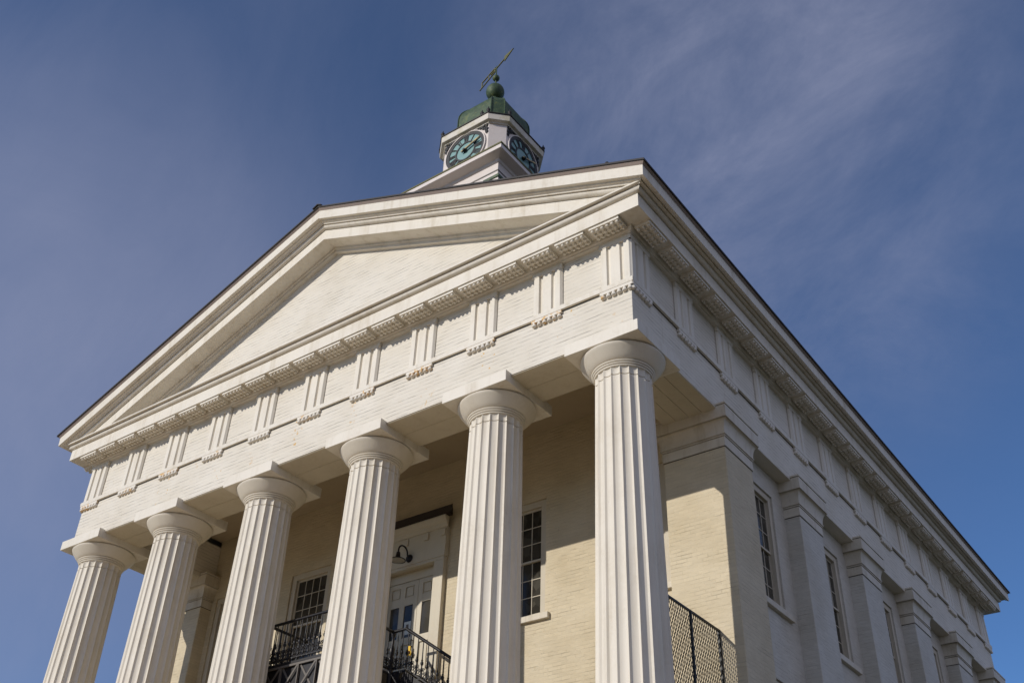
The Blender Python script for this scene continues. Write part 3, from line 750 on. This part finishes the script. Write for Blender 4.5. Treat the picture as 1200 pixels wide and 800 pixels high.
# ------------------------------------------------------------------ light, sky, camera
Ld=Vector((.40,1.0,-.49)).normalized()
sun=bpy.data.lights.new('sun','SUN'); sun.energy=3.15; sun.angle=rad(.53); sun.color=(1.0,.94,.86)
so_=bpy.data.objects.new('sun',sun); COL.objects.link(so_); so_.rotation_euler=Ld.to_track_quat('-Z','Y').to_euler(); so_.location=(-20,-40,40)
wd=bpy.data.worlds.new('World'); scene.world=wd; wd.use_nodes=True
nt=wd.node_tree; N=nt.nodes; LK=nt.links
bg=N['Background']
sk=N.new('ShaderNodeTexSky'); sk.sky_type='NISHITA'; sk.sun_disc=False
sk.sun_elevation=math.asin(-Ld.z); sk.sun_rotation=math.atan2(-Ld.x,-Ld.y)
sk.altitude=2500; sk.air_density=1.0; sk.dust_density=.0; sk.ozone_density=5.0
tc=N.new('ShaderNodeTexCoord')
def wnoise(scale,detail,rough,rot,sc,dist=.0):
    mp=N.new('ShaderNodeMapping'); mp.inputs['Rotation'].default_value=rot; mp.inputs['Scale'].default_value=sc; LK.new(tc.outputs['Generated'],mp.inputs[0])
    n=N.new('ShaderNodeTexNoise'); n.inputs['Scale'].default_value=scale; n.inputs['Detail'].default_value=detail; n.inputs['Roughness'].default_value=rough; n.inputs['Distortion'].default_value=dist
    LK.new(mp.outputs[0],n.inputs['Vector']); return n.outputs['Fac']
def wramp(f,st):
    r=N.new('ShaderNodeValToRGB'); el=r.color_ramp.elements
    for i,(p_,c_) in enumerate(st): el[i].position=p_; el[i].color=(c_,c_,c_,1)
    LK.new(f,r.inputs[0]); return r.outputs[0]
def wm(op,a_,b_):
    n=N.new('ShaderNodeMath'); n.operation=op
    for i,v_ in enumerate((a_,b_)):
        if isinstance(v_,(int,float)): n.inputs[i].default_value=v_
        else: LK.new(v_,n.inputs[i])
    return n.outputs[0]
def wdot(v,lo,hi):
    n=N.new('ShaderNodeVectorMath'); n.operation='DOT_PRODUCT'; LK.new(tc.outputs['Generated'],n.inputs[0]); n.inputs[1].default_value=v
    m=N.new('ShaderNodeMapRange'); m.interpolation_type='SMOOTHSTEP'; m.inputs[1].default_value=lo; m.inputs[2].default_value=hi; LK.new(n.outputs['Value'],m.inputs[0]); return m.outputs[0]
wisp=wramp(wnoise(2.6,10,.66,(.5,.2,.75),(1,2.1,1.5),.55),[(.34,0),(.72,1)])
soft=wramp(wnoise(1.7,4,.55,(.2,.1,.4),(1,1,1.2),.3),[(.28,.35),(.70,1)])
fine=wramp(wnoise(6,10,.68,(.6,.3,.8),(1,2.4,1.3),.5),[(.28,.35),(.72,1)])
# high thin haze, a veil that thickens towards the west, and a drifting patch of cirrus on the right
veil=wm('MULTIPLY',wdot((-.80,.36,.40),.86,1.0),.55)
patch=wm('MULTIPLY',wm('MULTIPLY',wdot((-.262,.662,.702),.945,.998),wm('ADD',wm('MULTIPLY',wisp,.75),.22)),.50)
thin=wm('MULTIPLY',wm('MULTIPLY',soft,wdot((-.35,.3,.89),.55,.95)),wm('ADD',wm('MULTIPLY',wisp,.10),.08))
east_fill=wm('MULTIPLY',wdot((.98,-.17,.10),.10,.65),.85)  # bright haze added out of view, to fill the shaded side wall
mask=wm('ADD',wm('ADD',thin,east_fill),wm('ADD',wm('MULTIPLY',veil,wm('ADD',wm('MULTIPLY',soft,.75),wm('MULTIPLY',fine,.25))),wm('MULTIPLY',patch,fine)))
tint=N.new('ShaderNodeMix'); tint.data_type='RGBA'; tint.blend_type='MULTIPLY'; tint.inputs[0].default_value=1; LK.new(sk.outputs[0],tint.inputs[6]); tint.inputs[7].default_value=(.80,.935,1.03,1)
mx=N.new('ShaderNodeMix'); mx.data_type='RGBA'; LK.new(mask,mx.inputs[0]); LK.new(tint.outputs[2],mx.inputs[6]); mx.inputs[7].default_value=(3.5,3.65,4.9,1)
LK.new(mx.outputs[2],bg.inputs['Color']); bg.inputs['Strength'].default_value=.110

cam=bpy.data.cameras.new('camera'); co_=bpy.data.objects.new('camera',cam); COL.objects.link(co_)
co_.location=P3((5.984,-10.743,1.6)); co_.rotation_euler=(2.200211,-0.030852,0.629089)
cam.sensor_width=36; cam.sensor_fit='HORIZONTAL'; cam.lens=1239.12/1200*36; cam.clip_start=.1; cam.clip_end=9000
scene.camera=co_
scene.view_settings.view_transform='Standard'; scene.view_settings.look='None'; scene.view_settings.exposure=0; scene.view_settings.gamma=1
for o in bpy.data.objects:
    if '_o' in o: del o['_o']
